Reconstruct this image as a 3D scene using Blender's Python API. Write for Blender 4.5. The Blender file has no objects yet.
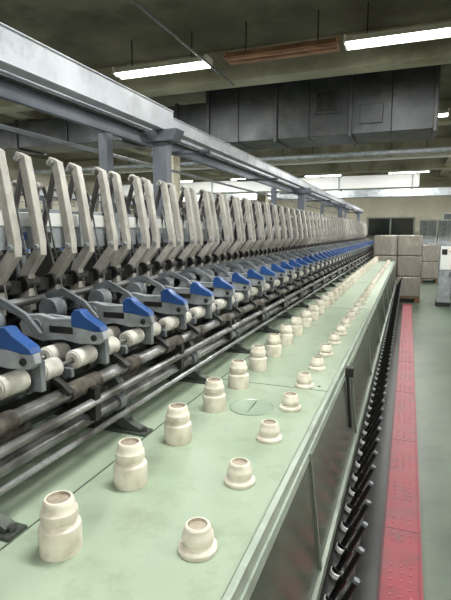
import bpy, bmesh, math, random
from mathutils import Vector, Matrix
random.seed(4)
sc = bpy.context.scene
sc.view_settings.view_transform = 'Standard'
sc.view_settings.look = 'None'
COL = sc.collection

# ---------------------------------------------------------------- materials
def srgb(c):
    return tuple(((v/255)/12.92 if v/255 <= .04045 else ((v/255+.055)/1.055)**2.4) for v in c)+(1,)
def mat(name, c1, c2=None, rough=.5, metal=0, scale=8, detail=4, bump=0, stretch=(1,1,1), spec=.5, lo=.35, hi=.65, emit=None, estr=0, rvar=0, stain=None):
    m = bpy.data.materials.new(name); m.use_nodes = True
    nt = m.node_tree; b = nt.nodes['Principled BSDF']
    b.inputs['Base Color'].default_value = srgb(c1)
    b.inputs['Roughness'].default_value = rough
    b.inputs['Metallic'].default_value = metal
    b.inputs['Specular IOR Level'].default_value = spec
    tc = nt.nodes.new('ShaderNodeTexCoord'); mp = nt.nodes.new('ShaderNodeMapping')
    mp.inputs['Scale'].default_value = stretch
    nt.links.new(tc.outputs['Object'], mp.inputs['Vector'])
    n = nt.nodes.new('ShaderNodeTexNoise'); n.inputs['Scale'].default_value = scale; n.inputs['Detail'].default_value = detail
    nt.links.new(mp.outputs[0], n.inputs['Vector'])
    if c2:
        r = nt.nodes.new('ShaderNodeValToRGB')
        r.color_ramp.elements[0].position = lo; r.color_ramp.elements[1].position = hi
        r.color_ramp.elements[0].color = srgb(c1); r.color_ramp.elements[1].color = srgb(c2)
        nt.links.new(n.outputs['Fac'], r.inputs['Fac']); out = r.outputs[0]
        if stain:
            n2 = nt.nodes.new('ShaderNodeTexNoise'); n2.inputs['Scale'].default_value = stain[1]; n2.inputs['Detail'].default_value = 9; n2.inputs['Roughness'].default_value=.7
            nt.links.new(mp.outputs[0], n2.inputs['Vector'])
            r2 = nt.nodes.new('ShaderNodeValToRGB'); r2.color_ramp.elements[0].position=.5; r2.color_ramp.elements[1].position=.68
            r2.color_ramp.elements[0].color=(0,0,0,1); r2.color_ramp.elements[1].color=(stain[2],)*3+(1,)
            nt.links.new(n2.outputs['Fac'], r2.inputs['Fac'])
            mx = nt.nodes.new('ShaderNodeMixRGB'); mx.inputs['Color2'].default_value = srgb(stain[0])
            nt.links.new(r2.outputs[0], mx.inputs['Fac']); nt.links.new(out, mx.inputs['Color1']); out = mx.outputs[0]
        nt.links.new(out, b.inputs['Base Color'])
    if rvar:
        mr = nt.nodes.new('ShaderNodeMapRange'); mr.inputs['To Min'].default_value = rough-rvar; mr.inputs['To Max'].default_value = rough+rvar
        nt.links.new(n.outputs['Fac'], mr.inputs['Value']); nt.links.new(mr.outputs[0], b.inputs['Roughness'])
    if bump:
        bp = nt.nodes.new('ShaderNodeBump'); bp.inputs['Strength'].default_value = bump; bp.inputs['Distance'].default_value = .01
        nt.links.new(n.outputs['Fac'], bp.inputs['Height']); nt.links.new(bp.outputs[0], b.inputs['Normal'])
    if emit:
        b.inputs['Emission Color'].default_value = srgb(emit); b.inputs['Emission Strength'].default_value = estr
    return m
M = dict(
 deck=mat('mint_painted_steel',(148,165,143),(160,175,155),rough=.34,scale=3,rvar=.08,detail=8,stain=((124,130,108),9,.5)),
 seam=mat('seam_dark',(78,88,76),rough=.7),
 rim=mat('deck_rim_paint',(172,184,172),(146,160,148),rough=.35,scale=6,stain=((110,116,104),14,.5)),
 panel=mat('smoked_panel',(60,66,58),(80,86,76),rough=.22,scale=2.5,rvar=.06,stain=((104,108,98),5,.4)),
 pframe=mat('panel_frame',(124,132,122),rough=.35,metal=.4),
 dark=mat('dark_oily_steel',(24,25,26),(50,49,48),rough=.45,scale=20,metal=.3),
 black=mat('black_rubber',(12,12,13),rough=.35),
 cream=mat('lever_cream',(184,182,176),(156,153,147),rough=.38,scale=10,stain=((110,104,96),16,.5)),
 taupe=mat('lever_taupe',(76,75,76),(50,49,50),rough=.45,scale=10),
 greyp=mat('machine_grey_paint',(118,124,128),(86,92,98),rough=.4,scale=9,stain=((50,48,46),18,.5)),
 lgrey=mat('machine_light_grey',(154,160,164),(122,129,134),rough=.4,scale=9,stain=((76,74,72),22,.5)),
 blue=mat('blue_plastic',(38,82,146),(28,64,120),rough=.35,scale=5),
 steel=mat('worn_steel_bar',(164,166,168),(78,76,74),rough=.3,metal=.6,scale=14,stretch=(1,.5,1),rvar=.12),
 oil=mat('grey_brown_lint_cloth',(96,90,82),(48,44,40),rough=.9,scale=30,bump=.6),
 roller=mat('roller_cream',(210,209,202),(172,169,162),rough=.5,scale=20),
 cup=mat('ivory_ceramic',(224,219,206),(202,195,180),rough=.34,scale=14,stain=((170,158,136),26,.45)),
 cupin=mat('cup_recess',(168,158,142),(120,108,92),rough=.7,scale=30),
 cast=mat('cast_iron_bracket',(54,60,56),(78,84,76),rough=.5,scale=15),
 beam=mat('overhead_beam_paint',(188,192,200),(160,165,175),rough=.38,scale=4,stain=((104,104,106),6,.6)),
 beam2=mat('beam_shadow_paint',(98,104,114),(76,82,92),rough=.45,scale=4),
 duct=mat('galvanised_duct',(66,69,72),(46,49,52),rough=.45,metal=.3,scale=3,rvar=.08,detail=7,stain=((94,94,90),2.2,.5)),
 ceil=mat('ceiling_concrete',(128,124,108),(92,88,74),rough=.9,scale=1.2,detail=8,stain=((54,50,40),.8,.8)),
 cbeam=mat('ceiling_beam_paint',(178,174,156),(144,140,122),rough=.8,scale=1.5,stain=((84,76,60),1.1,.65)),
 wall=mat('wall_plaster',(206,201,184),(184,178,160),rough=.85,scale=1,stain=((130,122,104),.9,.5)),
 floor=mat('green_floor_paint',(62,78,63),(88,102,84),rough=.38,scale=1.6,detail=8,rvar=.1,stain=((50,56,46),2.4,.6)),
 red=mat('red_painted_strip',(136,24,44),(104,20,36),rough=.45,scale=12,lo=.4,hi=.75,stain=((112,64,68),5,.5)),
 redd=mat('dark_red_edge',(66,16,24),rough=.5),
 pink=mat('worn_pink_stud',(178,88,102),rough=.5),
 tube=mat('lit_tube',(255,255,240),emit=(252,252,244),estr=18),
 fix=mat('lamp_housing',(240,240,230),rough=.4),
 fixoff=mat('old_tube_brown',(176,134,106),(136,98,78),rough=.5,scale=6),
 carton=mat('wrapped_carton',(150,145,136),(104,99,92),rough=.2,scale=3,stretch=(3,1,1),stain=((190,188,182),3,.5)),
 wood=mat('pallet_wood',(120,92,62),(90,66,44),rough=.8,scale=6,stretch=(1,8,1)),
 glass=mat('dark_window',(18,26,24),rough=.1),
 orange=mat('orange_cabinet',(176,96,46),rough=.5),
 white=mat('white_plate',(216,218,216),rough=.5),
 frost=mat('disc_glass',(148,166,146),(132,150,134),rough=.2,scale=5),
)

# ---------------------------------------------------------------- builder
class B:
    def __init__(s): s.bm = bmesh.new(); s.mats = []
    def mi(s, k):
        if k not in s.mats: s.mats.append(k)
        return s.mats.index(k)
    def faces(s, vs, fs, k):
        i = s.mi(k); v = [s.bm.verts.new(p) for p in vs]
        for f in fs:
            try:
                q = s.bm.faces.new([v[j] for j in f]); q.material_index = i; q.smooth = True
            except ValueError: pass
    def box(s, x0,x1,y0,y1,z0,z1,k):
        vs=[(x0,y0,z0),(x1,y0,z0),(x1,y1,z0),(x0,y1,z0),(x0,y0,z1),(x1,y0,z1),(x1,y1,z1),(x0,y1,z1)]
        s.faces(vs,[(3,2,1,0),(4,5,6,7),(0,1,5,4),(1,2,6,5),(2,3,7,6),(3,0,4,7)],k)
    def cyl(s,p0,p1,r,k,n=12,r2=None):
        if r2 is None: r2=r
        p0=Vector(p0);p1=Vector(p1);d=(p1-p0).normalized()
        a=d.orthogonal().normalized();b=d.cross(a)
        vs=[];
        for p,rr in((p0,r),(p1,r2)):
            for i in range(n):
                t=2*math.pi*i/n; vs.append(p+a*rr*math.cos(t)+b*rr*math.sin(t))
        fs=[(i,(i+1)%n,n+(i+1)%n,n+i) for i in range(n)]+[tuple(range(n))[::-1],tuple(range(n,2*n))]
        s.faces(vs,fs,k)
    def lathe(s,c,prof,k,n=28,ktop=None,topfrom=None):
        c=Vector(c); i1=s.mi(k); i2=s.mi(ktop) if ktop else i1
        rings=[]
        for r,z in prof:
            if r<1e-5: rings.append([s.bm.verts.new(c+Vector((0,0,z)))])
            else: rings.append([s.bm.verts.new(c+Vector((r*math.cos(2*math.pi*j/n),r*math.sin(2*math.pi*j/n),z))) for j in range(n)])
        for q in range(len(rings)-1):
            A,Bq=rings[q],rings[q+1]
            for j in range(n):
                if len(Bq)==1: f=s.bm.faces.new([A[j],A[(j+1)%n],Bq[0]])
                elif len(A)==1: f=s.bm.faces.new([A[0],Bq[(j+1)%n],Bq[j]])
                else: f=s.bm.faces.new([A[j],A[(j+1)%n],Bq[(j+1)%n],Bq[j]])
                f.smooth=True; f.material_index = i2 if (topfrom is not None and q>=topfrom) else i1
    def ribbon(s,pts,w,y0,y1,k):
        n=len(pts); L=[];R=[]
        ws = w if isinstance(w,(list,tuple)) else [w]*n
        for i in range(n):
            p=Vector(pts[i]); a=Vector(pts[max(i-1,0)]); b=Vector(pts[min(i+1,n-1)])
            t=(b-a).normalized(); nn=Vector((-t.y,t.x)); L.append(p+nn*ws[i]/2);R.append(p-nn*ws[i]/2)
        vs=[]
        for y in(y0,y1):
            for i in range(n): vs.append((L[i].x,y,L[i].y))
            for i in range(n): vs.append((R[i].x,y,R[i].y))
        o=2*n; fs=[]
        for i in range(n-1):
            fs.append((i,i+1,n+i+1,n+i)); fs.append((o+i,o+n+i,o+n+i+1,o+i+1))
            fs.append((i,o+i,o+i+1,i+1)); fs.append((n+i,n+i+1,o+n+i+1,o+n+i))
        fs.append((0,n,o+n,o)); fs.append((n-1,o+n-1,o+2*n-1,2*n-1))
        s.faces(vs,fs,k)
    def prism(s,poly,y0,y1,k):
        n=len(poly); vs=[(x,y0,z) for x,z in poly]+[(x,y1,z) for x,z in poly]
        fs=[tuple(range(n)),tuple(range(n,2*n))[::-1]]+[(i,n+i,n+(i+1)%n,(i+1)%n) for i in range(n)]
        s.faces(vs,fs,k)
    def done(s,name,parent=None,loc=(0,0,0),bevel=0,arr=None,ang=35):
        bmesh.ops.recalc_face_normals(s.bm,faces=s.bm.faces)
        me=bpy.data.meshes.new(name); s.bm.to_mesh(me); s.bm.free()
        for k in s.mats: me.materials.append(M[k])
        try: me.set_sharp_from_angle(angle=math.radians(ang))
        except Exception: pass
        ob=bpy.data.objects.new(name,me); COL.objects.link(ob); ob.location=loc
        if bevel:
            m=ob.modifiers.new('bevel','BEVEL'); m.width=bevel; m.segments=2; m.limit_method='ANGLE'; m.angle_limit=math.radians(40)
        if arr:
            m=ob.modifiers.new('array','ARRAY'); m.use_relative_offset=False; m.use_constant_offset=True
            m.constant_offset_displace=arr[1]; m.count=arr[0]
        if parent: ob.parent=parent
        return ob
def empty(name,loc=(0,0,0),parent=None):
    e=bpy.data.objects.new(name,None); COL.objects.link(e); e.location=loc; e.parent=parent; return e

P=.26
# ---------------------------------------------------------------- room shell
X0,X1,Y0,Y1,ZC=-11.,4.5,-4.,21.,3.8
b=B(); b.box(X0,X1,Y0,Y1,-.1,0,'floor'); b.done('floor')
b=B(); b.box(X0,X1,Y0,Y1,ZC,ZC+.1,'ceil'); b.done('ceiling')
b=B(); b.box(X0-.1,X0,Y0,Y1,0,ZC,'wall'); b.done('wall_left')
b=B(); b.box(X1,X1+.1,Y0,Y1,0,ZC,'wall'); b.done('wall_right')
b=B(); b.box(X0,X1,Y1,Y1+.1,0,ZC,'wall'); b.done('wall_back')
b=B(); b.box(X0,X1,Y0-.1,Y0,0,ZC,'wall'); b.done('wall_front')
def cbeam(y,z=3.42,w=.3):
    b=B(); b.box(X0,X1,y,y+w,z,ZC,'cbeam'); return b.done('ceiling_beam',bevel=.01)
for y in (-1.6,1.9,6.1,9.6,13.4,16.4,19.2): cbeam(y)
for x in (-6.6,.9):
    b=B(); b.box(x,x+.28,Y0,Y1,3.5,ZC,'cbeam'); b.done('ceiling_joist')
b=B(); b.box(-1.6,.2,Y1-.05,Y1-.01,1.35,2.05,'glass')
for x in (-1.65,-.75,.15): b.box(x,x+.06,Y1-.08,Y1-.01,1.3,2.1,'pframe')
for z in (1.3,2.05): b.box(-1.65,.21,Y1-.08,Y1-.01,z,z+.05,'pframe')
b.done('window_1')
b=B(); b.box(1.25,2.25,Y1-.05,Y1-.01,0,2.2,'greyp'); b.box(1.2,1.25,Y1-.07,Y1-.01,0,2.25,'white'); b.box(2.25,2.3,Y1-.07,Y1-.01,0,2.25,'white'); b.box(1.2,2.3,Y1-.07,Y1-.01,2.2,2.26,'white'); b.cyl((1.4,Y1-.1,1.0),(1.52,Y1-.1,1.0),.012,'steel'); b.done('door_1')
for (x,y) in ((.9,11.9),(-5.,9.3),(-5.,16.3)):
    b=B(); b.box(x,x+.32,y,y+.32,0,3.45,'cbeam'); b.box(x-.01,x+.33,y-.01,y+.33,0,.9,'greyp'); b.done('support_column',bevel=.01)

# ---------------------------------------------------------------- duct
b=B()
b.box(-2.95,.28,7.0,7.8,2.83,3.66,'duct')
for x in (-2.95,-1.9,-.85,.22): b.box(x,x+.05,6.96,7.84,2.79,3.68,'duct')
for x in (-2.45,-1.4,-.3): b.box(x,x+.012,6.99,7.81,2.82,3.67,'dark')
b.box(-1.32,-.98,6.975,7.0,3.12,3.45,'duct'); b.box(-1.29,-1.01,6.965,6.98,3.15,3.42,'dark')
b.box(-.7,-.4,6.98,7.0,2.95,3.2,'duct')
b.box(-10.9,-2.95,7.05,7.75,3.0,3.45,'duct')
for x in (-10,-8.9,-7.8,-6.7,-5.6,-4.5,-3.5): b.box(x,x+.04,7.02,7.78,2.97,3.48,'duct')
for x in (-2.4,-.3,-5,-8): b.box(x,x+.03,7.1,7.13,3.4,3.8,'dark')
b.done('ventilation_duct',bevel=.006)
b=B()
b.cyl((-4.6,Y0+.1,3.36),(-4.6,6.9,3.36),.02,'greyp')
b.cyl((-2.2,Y0+.1,3.37),(-2.2,6.1,3.37),.012,'greyp')
b.cyl((-10,10.6,3.1),(3,10.6,3.1),.05,'lgrey',14); b.cyl((-10,12.2,3.2),(3,12.2,3.2),.03,'white',14)
b.done('ceiling_conduit')
b=B()
b.box(-10.5,.2,14.6,15.2,2.75,3.1,'white'); b.box(-10.5,3,17.6,17.9,2.7,2.95,'lgrey')
for x in range(-10,1,2): b.box(x,x+.04,14.57,15.23,2.72,3.12,'lgrey')
b.done('white_air_duct')

# ---------------------------------------------------------------- lamps
def lamp(x,y,lit=True,z=3.44,light=True,w=64):
    e=empty('fluorescent_lamp',(x,y,z))
    b=B()
    sec=[(-.13,-.03),(-.05,.05),(.05,.05),(.13,-.03),(.12,-.032),(.045,.038),(-.045,.038),(-.12,-.032)]
    n=len(sec); vs=[(-.62,p,q) for p,q in sec]+[(.62,p,q) for p,q in sec]
    k='fix' if lit else 'fixoff'
    b.faces(vs,[(i,(i+1)%n,n+(i+1)%n,n+i) for i in range(n)],k)
    b.box(-.62,-.6,-.1,.1,-.03,.05,k); b.box(.6,.62,-.1,.1,-.03,.05,k)
    for xx in(-.4,.4): b.cyl((xx,0,.05),(xx,0,ZC-z),.008,'dark',6)
    b.done('housing',e)
    b=B()
    for yy in(-.055,.055): b.cyl((-.595,yy,-.022),(.595,yy,-.022),.024,'tube' if lit else 'fixoff',12)
    b.done('tubes',e)
    if lit and light:
        L=bpy.data.lights.new('lamp_light','AREA'); L.shape='RECTANGLE'; L.size=1.2; L.size_y=.16; L.energy=w; L.color=(1,1,.97)
        o=bpy.data.objects.new('lamp_light',L); COL.objects.link(o); o.parent=e; o.location=(0,0,-.055)
for y in (-2.2,1.4,5.4,9.0,12.9,17.):
    for x in (-8.4,-5.6,-2.86,-.1,2.7): lamp(x,y,w=64 if y<10 else 100)
lamp(-1.4,5.4,lit=False)

# ---------------------------------------------------------------- the winding machine
N=58
def machine(ox,name='yarn_twisting_machine'):
    root=empty(name,(ox,0,0))
    b=B()
    b.box(-2.76,-.26,-.8,10.6,.87,.9,'deck'); b.box(-2.26,-.74,10.6,14.7,.87,.9,'deck')
    for x in (-.255,-2.775): b.box(x,x+.014,-.8,10.6,.86,.909,'rim')
    for x in (-.7,-2.31): b.box(x,x+.004,-.8,10.6,.9,.9012,'seam')
    y=-.3
    while y<10.5:
        b.box(-.7,-.26,y,y+.003,.9,.901,'seam'); b.box(-2.76,-2.31,y,y+.003,.9,.901,'seam')
        for x in(-.67,-.30):
            b.cyl((x,y+.05,.9),(x,y+.05,.9015),.006,'steel',8)
        y+=2.08
    b.done('deck',root)
    b=B(); b.box(-2.3,-.7,-.7,14.6,.1,.87,'cast'); b.box(-2.6,-.42,-.7,10.5,.3,.87,'dark'); b.box(-1.62,-1.38,-.7,14.6,.9,1.3,'greyp')
    b.done('body',root)
    b=B()
    for sgn in (1,-1):
        f=lambda x:(x if sgn==1 else -3.03-x)
        b.prism([(f(-.25),.865),(f(-.238),.865),(f(-.196),.50),(f(-.21),.50)],-.78,10.58,'panel')
        y=-.78
        while y<10.5:
            b.prism([(f(-.25),.87),(f(-.232),.87),(f(-.188),.49),(f(-.21),.49)],y,y+.016,'pframe'); y+=1.04
        b.prism([(f(-.25),.875),(f(-.236),.875),(f(-.234),.85),(f(-.25),.85)],-.78,10.58,'rim')
        b.prism([(f(-.215),.515),(f(-.185),.515),(f(-.182),.49),(f(-.215),.49)],-.78,10.58,'pframe')
    b.done('side_panels',root)
    b=B()
    for sgn in (1,-1):
        f=lambda x:(x if sgn==1 else -3.03-x)
        xa,xb=sorted((f(-.42),f(-.11))); b.box(xa,xb,-.75,10.5,.38,.41,'dark')
        xa,xb=sorted((f(-.40),f(-.16))); b.box(xa,xb,-.75,10.5,.02,.38,'black')
    b.done('spindle_shelf',root)
    # overhead frame
    b=B()
    b.box(-1.31,-1.285,-1.2,2.56,2.062,2.176,'beam'); b.box(-1.345,-1.28,-1.2,2.56,2.172,2.18,'beam'); b.box(-1.345,-1.28,-1.2,2.56,2.056,2.064,'beam')
    b.box(-1.31,-1.285,2.56,14.8,2.075,2.14,'beam'); b.box(-1.34,-1.28,2.56,14.8,2.138,2.145,'beam'); b.box(-1.34,-1.28,2.56,14.8,2.066,2.076,'beam')
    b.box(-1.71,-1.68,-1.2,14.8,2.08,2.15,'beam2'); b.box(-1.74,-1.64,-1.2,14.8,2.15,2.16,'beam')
    b.box(-1.52,-1.49,-1.2,14.8,2.11,2.15,'beam')
    b.cyl((-1.85,-1.2,2.0),(-1.85,14.8,2.0),.012,'beam',8); b.cyl((-1.42,-1.2,2.06),(-1.42,14.8,2.06),.01,'dark',8)
    for y in(-1.32,2.48,6.26,10.05,13.85):
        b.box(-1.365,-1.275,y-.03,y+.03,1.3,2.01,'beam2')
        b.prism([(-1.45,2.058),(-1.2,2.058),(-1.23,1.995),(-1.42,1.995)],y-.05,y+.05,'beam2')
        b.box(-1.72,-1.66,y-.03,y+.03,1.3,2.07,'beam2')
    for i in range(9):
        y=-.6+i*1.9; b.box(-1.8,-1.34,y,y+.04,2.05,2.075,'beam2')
    b.done('overhead_rail_frame',root,bevel=.003)
    for side in (0,1):
        S=empty('winding_side' ,(0,0,0),root)
        if side: S.location=(-3.0,0,0); S.scale=(-1,1,1)
        b=B()
        L0,L1=-.78,14.6
        b.cyl((-.88,L0,1.115),(-.88,L1,1.115),.014,'steel',14)
        b.cyl((-.80,L0,1.09),(-.80,L1,1.09),.019,'steel',14)
        b.cyl((-.765,L0,1.05),(-.765,L1,1.05),.012,'steel',12)
        b.cyl((-.79,L0,1.0),(-.79,L1,1.0),.018,'steel',14)
        b.cyl((-.755,L0,.975),(-.755,L1,.975),.008,'steel',10)
        b.cyl((-.87,L0,1.04),(-.87,L1,1.04),.022,'dark',14)
        b.box(-1.0,-.95,L0,L1,1.06,1.12,'greyp')
        b.box(-1.3,-1.06,L0,L1,1.12,1.18,'dark')
        b.box(-1.38,-1.12,L0,L1,.9,1.0,'dark')
        b.box(-1.235,-1.19,L0,L1,1.3,1.34,'dark')
        b.cyl((-1.14,L0,1.28),(-1.14,L1,1.28),.014,'steel',10)
        b.box(-1.33,-1.29,L0,L1,1.2,1.4,'dark')
        b.done('drive_bars',S)
        b=B()
        for i in range(30):
            y=-.6+i*.52
            b.cyl((-.80,y,1.09),(-.80,y+.13,1.09),.024,'oil',14); b.cyl((-.88,y+.18,1.115),(-.88,y+.34,1.115),.022,'oil',14)
            b.cyl((-.80,y+.27,1.09),(-.80,y+.34,1.09),.023,'oil',14)
            b.cyl((-.79,y+.2,1.0),(-.79,y+.23,1.0),.025,'greyp',14); b.cyl((-.87,y+.32,1.04),(-.87,y+.44,1.04),.03,'oil',12)
            b.box(-.9,-.755,y+.06,y+.085,1.0,1.09,'dark')
        b.done('bar_wraps',S)
        b=B()
        b.ribbon([(-.72,.905),(-.765,.915),(-.80,.945),(-.785,.985),(-.80,1.03),(-.84,1.08),(-.90,1.10),(-.97,1.11)],[.022,.034,.036,.03,.04,.044,.04,.05],-.014,.014,'cast')
        b.ribbon([(-.80,.95),(-.85,.915),(-.90,.905)],[.03,.03,.02],-.014,.014,'cast')
        b.box(-.92,-.70,-.025,.025,.9,.907,'cast')
        for x in(-.715,-.905): b.cyl((x,0,.9),(x,0,.918),.009,'steel',6)
        b.done('deck_bracket',S,loc=(0,1.2-4*.52,0),arr=(30,(0,.52,0)))
        # winding head
        b=B()
        b.prism([(-1.04,1.205),(-1.05,1.235),(-1.03,1.262),(-.98,1.268),(-.93,1.258),(-.87,1.262),(-.80,1.252),(-.762,1.232),(-.757,1.21),(-.775,1.196),(-.84,1.192),(-.90,1.2),(-.97,1.19)],-.006,.016,'lgrey')
        b.prism([(-.99,1.205),(-.99,1.243),(-.83,1.243),(-.785,1.222),(-.82,1.203)],.016,.05,'greyp')
        b.prism([(-1.04,1.20),(-1.04,1.24),(-1.0,1.257),(-.9,1.252),(-.83,1.235),(-.83,1.2)],.055,.067,'lgrey')
        b.cyl((-.985,-.012,1.232),(-.985,-.004,1.232),.022,'greyp',18); b.cyl((-.985,-.016,1.232),(-.985,-.01,1.232),.009,'dark',12)
        b.box(-.94,-.86,-.009,-.005,1.218,1.238,'dark')
        b.prism([(-.862,1.240),(-.862,1.274),(-.85,1.288),(-.832,1.288),(-.816,1.272),(-.79,1.258),(-.768,1.246),(-.762,1.232),(-.79,1.232),(-.83,1.238)],-.011,.022,'blue')
        b.cyl((-.79,-.012,1.213),(-.79,-.004,1.213),.009,'dark',10)
        for (x,z,r) in((-.832,1.158,.026),(-.925,1.158,.027)):
            for (a0,a1) in((-.05,.035),(.085,.15)):
                b.cyl((x,a0+.004,z),(x,a1-.004,z),r,'roller',20); b.cyl((x,a0,z),(x,a1,z),r-.004,'roller',20); b.cyl((x,a0-.002,z),(x,a1+.002,z),.008,'dark',12)
            b.cyl((x,-.06,z),(x,.2,z),.006,'steel',8)
        b.box(-.965,-.79,.045,.062,1.125,1.2,'greyp'); b.box(-1.02,-.8,.165,.178,1.125,1.15,'greyp')
        b.cyl((-1.03,.03,1.21),(-1.03,.14,1.21),.034,'dark',16,r2=.024)
        b.cyl((-1.08,.15,1.25),(-1.08,.2,1.25),.038,'greyp',16)
        b.cyl((-.99,.12,1.2),(-.99,.19,1.2),.03,'roller',16,r2=.022)
        b.ribbon([(-1.14,1.28),(-1.06,1.305),(-.98,1.27),(-.93,1.22)],[.03,.026,.02,.016],.2,.212,'greyp')
        b.ribbon([(-.87,1.13),(-.83,1.14),(-.79,1.12),(-.765,1.1)],.014,.11,.13,'dark')
        b.done('winding_heads',S,loc=(0,.82-6*P,0),arr=(N,(0,P,0)),bevel=.003)
        # spring levers
        b=B()
        for q,(dy,dx) in enumerate(((0,0),(.13,-.02))):
            y0=dy
            b.ribbon([(-1.182+dx,1.728),(-1.170+dx,1.744),(-1.152+dx,1.735),(-1.143+dx,1.69),(-1.108+dx,1.47),(-1.11+dx,1.435),(-1.165+dx,1.37),(-1.19,1.34),(-1.195,1.24)],[.018,.026,.028,.028,.028,.034,.036,.04,.046],y0,y0+.03,'cream')
            b.ribbon([(-1.175+dx,1.735),(-1.195+dx,1.68),(-1.245+dx,1.52),(-1.24+dx,1.47),(-1.21+dx,1.36),(-1.19,1.33)],[.018,.02,.02,.024,.024,.03],y0+.034,y0+.044,'taupe')
            b.cyl((-1.19,y0-.012,1.33),(-1.19,y0+.05,1.33),.026,'dark',14)
            b.cyl((-1.165+dx,y0-.006,1.735),(-1.165+dx,y0+.05,1.735),.011,'steel',10)
            b.cyl((-1.15,y0+.02,1.25),(-1.215+dx,y0+.02,1.62),.004,'steel',6)
            b.cyl((-1.108+dx,y0-.008,1.452),(-1.108+dx,y0,1.452),.010,'lgrey',10)
        b.done('tension_levers',S,loc=(0,1.25-15*.13,0),arr=(N,(0,P,0)),bevel=.002)
        # pods
        b=B()
        b.box(-1.33,-1.252,0,.19,1.44,1.585,'lgrey'); b.box(-1.254,-1.248,.02,.17,1.52,1.57,'white'); b.box(-1.254,-1.248,.03,.08,1.46,1.5,'dark')
        b.box(-1.325,-1.26,-.004,0,1.52,1.57,'white'); b.box(-1.32,-1.29,-.005,0,1.47,1.5,'blue')
        b.box(-1.31,-1.29,.04,.12,1.4,1.45,'dark')
        b.cyl((-1.25,.18,1.2),(-1.25,.18,1.42),.032,'greyp',16,r2=.02)
        b.done('control_pods',S,loc=(0,-.7,0),arr=(N,(0,P,0)),bevel=.004)
        # lower spindles
        b=B()
        b.cyl((-.165,0,.41),(-.16,0,.425),.022,'white',18); b.cyl((-.163,0,.425),(-.158,0,.436),.017,'black',14)
        b.cyl((-.160,0,.43),(-.085,0,.60),.0095,'black',12,r2=.008)
        b.cyl((-.14,0,.475),(-.125,0,.51),.0125,'black',12)
        b.cyl((-.085,0,.60),(-.081,0,.609),.009,'greyp',12)
        b.done('lower_spindles',S,loc=(0,1.306-15*.13,0),arr=(85,(0,.13,0)))
    return root
root=machine(0)

big=[(.0395,0),(.0400,.003),(.0400,.048),(.0388,.053),(.034,.055),(.031,.058),(.0308,.064),(.0345,.067),(.0352,.073),(.0343,.082),(.0305,.087),(.0292,.096),(.0275,.102),(.0255,.105),(.022,.105),(.020,.099),(.0,.099)]
small=[(.037,0),(.038,.003),(.038,.009),(.035,.013),(.029,.015),(.0275,.018),(.030,.021),(.0312,.027),(.030,.036),(.0265,.041),(.0250,.050),(.0225,.053),(.019,.053),(.017,.048),(0,.048)]
def lobj(prof,name,tf):
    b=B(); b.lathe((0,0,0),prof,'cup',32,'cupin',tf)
    return b.done(name,ang=30)
def place(prof,name,x,ys,tf,parent,far):
    base=None
    for y in ys[:far]:
        if base is None: base=lobj(prof,name,tf); o=base
        else: o=bpy.data.objects.new(name,base.data); COL.objects.link(o)
        o.location=(x+random.uniform(-.004,.004),y+random.uniform(-.004,.004),.9); o.rotation_euler=(0,0,random.random()*6)
    b=B()
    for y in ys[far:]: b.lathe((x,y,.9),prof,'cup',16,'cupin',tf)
    b.done('distant_'+name+'s',parent)
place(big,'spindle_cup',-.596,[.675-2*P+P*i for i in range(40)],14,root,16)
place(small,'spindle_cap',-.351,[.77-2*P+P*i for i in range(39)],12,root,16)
b=B(); b.lathe((-.478,1.52,.9),[(.078,0),(.078,.002),(.074,.003),(.072,.0015),(0,.0015)],'frost',40); b.cyl((-.478,1.47,.9),(-.478,1.57,.9035),.002,'seam',6); b.done('inspection_disc',root)
b=B(); b.cyl((-.205,2.15,.62),(-.228,2.15,.88),.007,'dark',8); b.box(-.235,-.2,2.13,2.17,.86,.90,'dark'); b.done('panel_latch',root)

def clone(o,parent,off=None):
    n=o.copy(); COL.objects.link(n); n.parent=parent
    if off: n.location=(o.location.x+off,o.location.y,o.location.z)
    for c in [c for c in list(bpy.data.objects) if c.parent==o and c!=n]: clone(c,n)
    return n
clone(root,None,-4.1)

# ---------------------------------------------------------------- red strip & trough
b=B(); b.box(-.04,.115,-1.2,9.8,.0,.118,'redd'); b.box(-.046,.12,-1.2,9.8,.118,.125,'red'); b.box(-.046,-.036,-1.2,9.8,.125,.131,'redd'); b.box(.11,.12,-1.2,9.8,.125,.131,'red')
y=-1.1; i=0
while y<9.7:
    if i%8<5:
        for x in(.0,.037,.075): b.cyl((x,y,.124),(x,y,.1275),.0055,'pink',8)
    y+=.045; i+=1
for k in range(11): b.box(-.036,.11,-.9+k*1.04,-.897+k*1.04,.125,.1258,'redd')
b.done('red_floor_duct_cover')
b=B(); b.box(-.155,-.05,-1.2,10.5,0,.02,'black'); b.done('cable_trough')

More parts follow.
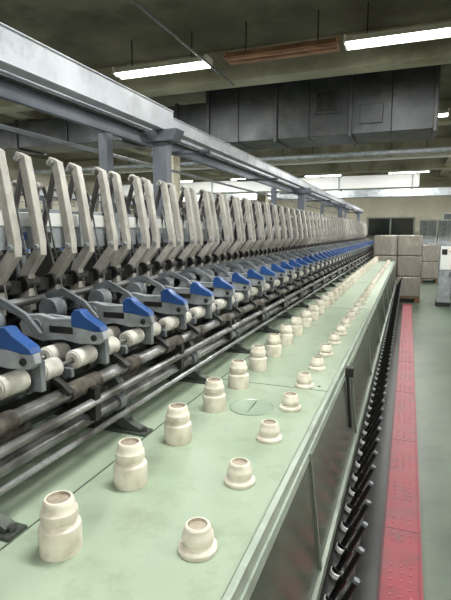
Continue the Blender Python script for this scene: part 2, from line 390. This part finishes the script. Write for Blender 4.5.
# ---------------------------------------------------------------- background things
def carton_stack(x0,x1,y0,y1,layers,h):
    e=empty('wrapped_carton_stack',((x0+x1)/2,(y0+y1)/2,0)); cx,cy=(x0+x1)/2,(y0+y1)/2
    b=B()
    for xx in(x0,(x0+x1)/2-.05,x1-.1): b.box(xx-cx,xx+.1-cx,y0-cy,y1-cy,0,.1,'wood')
    for k in range(6):
        yy=y0+k*(y1-y0-.12)/5; b.box(x0-cx,x1-cx,yy-cy,yy+.12-cy,.1,.125,'wood')
    b.done('pallet',e)
    b=B(); w=(x1-x0)/2; d=(y1-y0)/2
    for l in range(layers):
        for i in range(2):
            for j in range(2):
                r=random.uniform(-.004,.004)
                b.box(x0+i*w+.004+r-cx,x0+(i+1)*w-.004+r-cx,y0+j*d+.006-cy,y0+(j+1)*d-.006-cy,.126+l*h,.126+(l+1)*h-.006,'carton')
    b.done('cartons',e,bevel=.02)
carton_stack(-.70,.28,10.9,11.9,3,.437)
carton_stack(-.1,.9,15.5,16.5,2,.5)
b=B()
for x in(1.45,2.35):
    for y in(12.6,13.7): b.box(x,x+.05,y,y+.05,0,2.2,'orange')
for z in(.3,.95,1.6,2.15): b.box(1.45,2.4,12.6,13.75,z,z+.04,'greyp')
for z in(.34,.99,1.64):
    for i in range(3): b.box(1.52+i*.29,1.76+i*.29,12.8,13.5,z,z+.3,'carton')
b.done('storage_rack',bevel=.004)
b=B(); b.box(.60,.84,10.6,10.85,.08,1.3,'lgrey'); b.box(.62,.82,10.585,10.6,.75,1.22,'white'); b.box(.64,.74,10.575,10.586,1.05,1.16,'dark'); b.box(.58,.86,10.58,10.87,0,.08,'dark'); b.cyl((.81,10.58,.6),(.81,10.58,.7),.01,'dark',8); b.cyl((.78,10.57,1.12),(.78,10.586,1.12),.014,'orange',10); b.done('control_cabinet',bevel=.006)
for i,x in enumerate((.35,.98)):
    b=B(); b.box(0,.58,0,.45,.08,1.95,'white'); b.box(.02,.285,-.015,0,.12,1.9,'lgrey'); b.box(.295,.56,-.015,0,.12,1.9,'lgrey'); b.box(.03,.55,.02,.43,0,.08,'dark')
    for xx in(.26,.31): b.cyl((xx,-.03,.95),(xx,-.03,1.1),.008,'dark',8)
    b.done('storage_cabinet',loc=(x,18.9,0),bevel=.004)

# ---------------------------------------------------------------- world, camera
w=bpy.data.worlds.new('world'); sc.world=w; w.use_nodes=True
w.node_tree.nodes['Background'].inputs[0].default_value=(.7,.75,.8,1); w.node_tree.nodes['Background'].inputs[1].default_value=.3
cam=bpy.data.cameras.new('camera'); co=bpy.data.objects.new('camera',cam); COL.objects.link(co); sc.camera=co
cam.sensor_fit='VERTICAL'; cam.sensor_height=24; cam.lens=19.2; cam.clip_start=.02; cam.clip_end=100
co.location=(0,0,1.5); co.rotation_euler=(math.radians(90-8.06),0,math.radians(20.73))
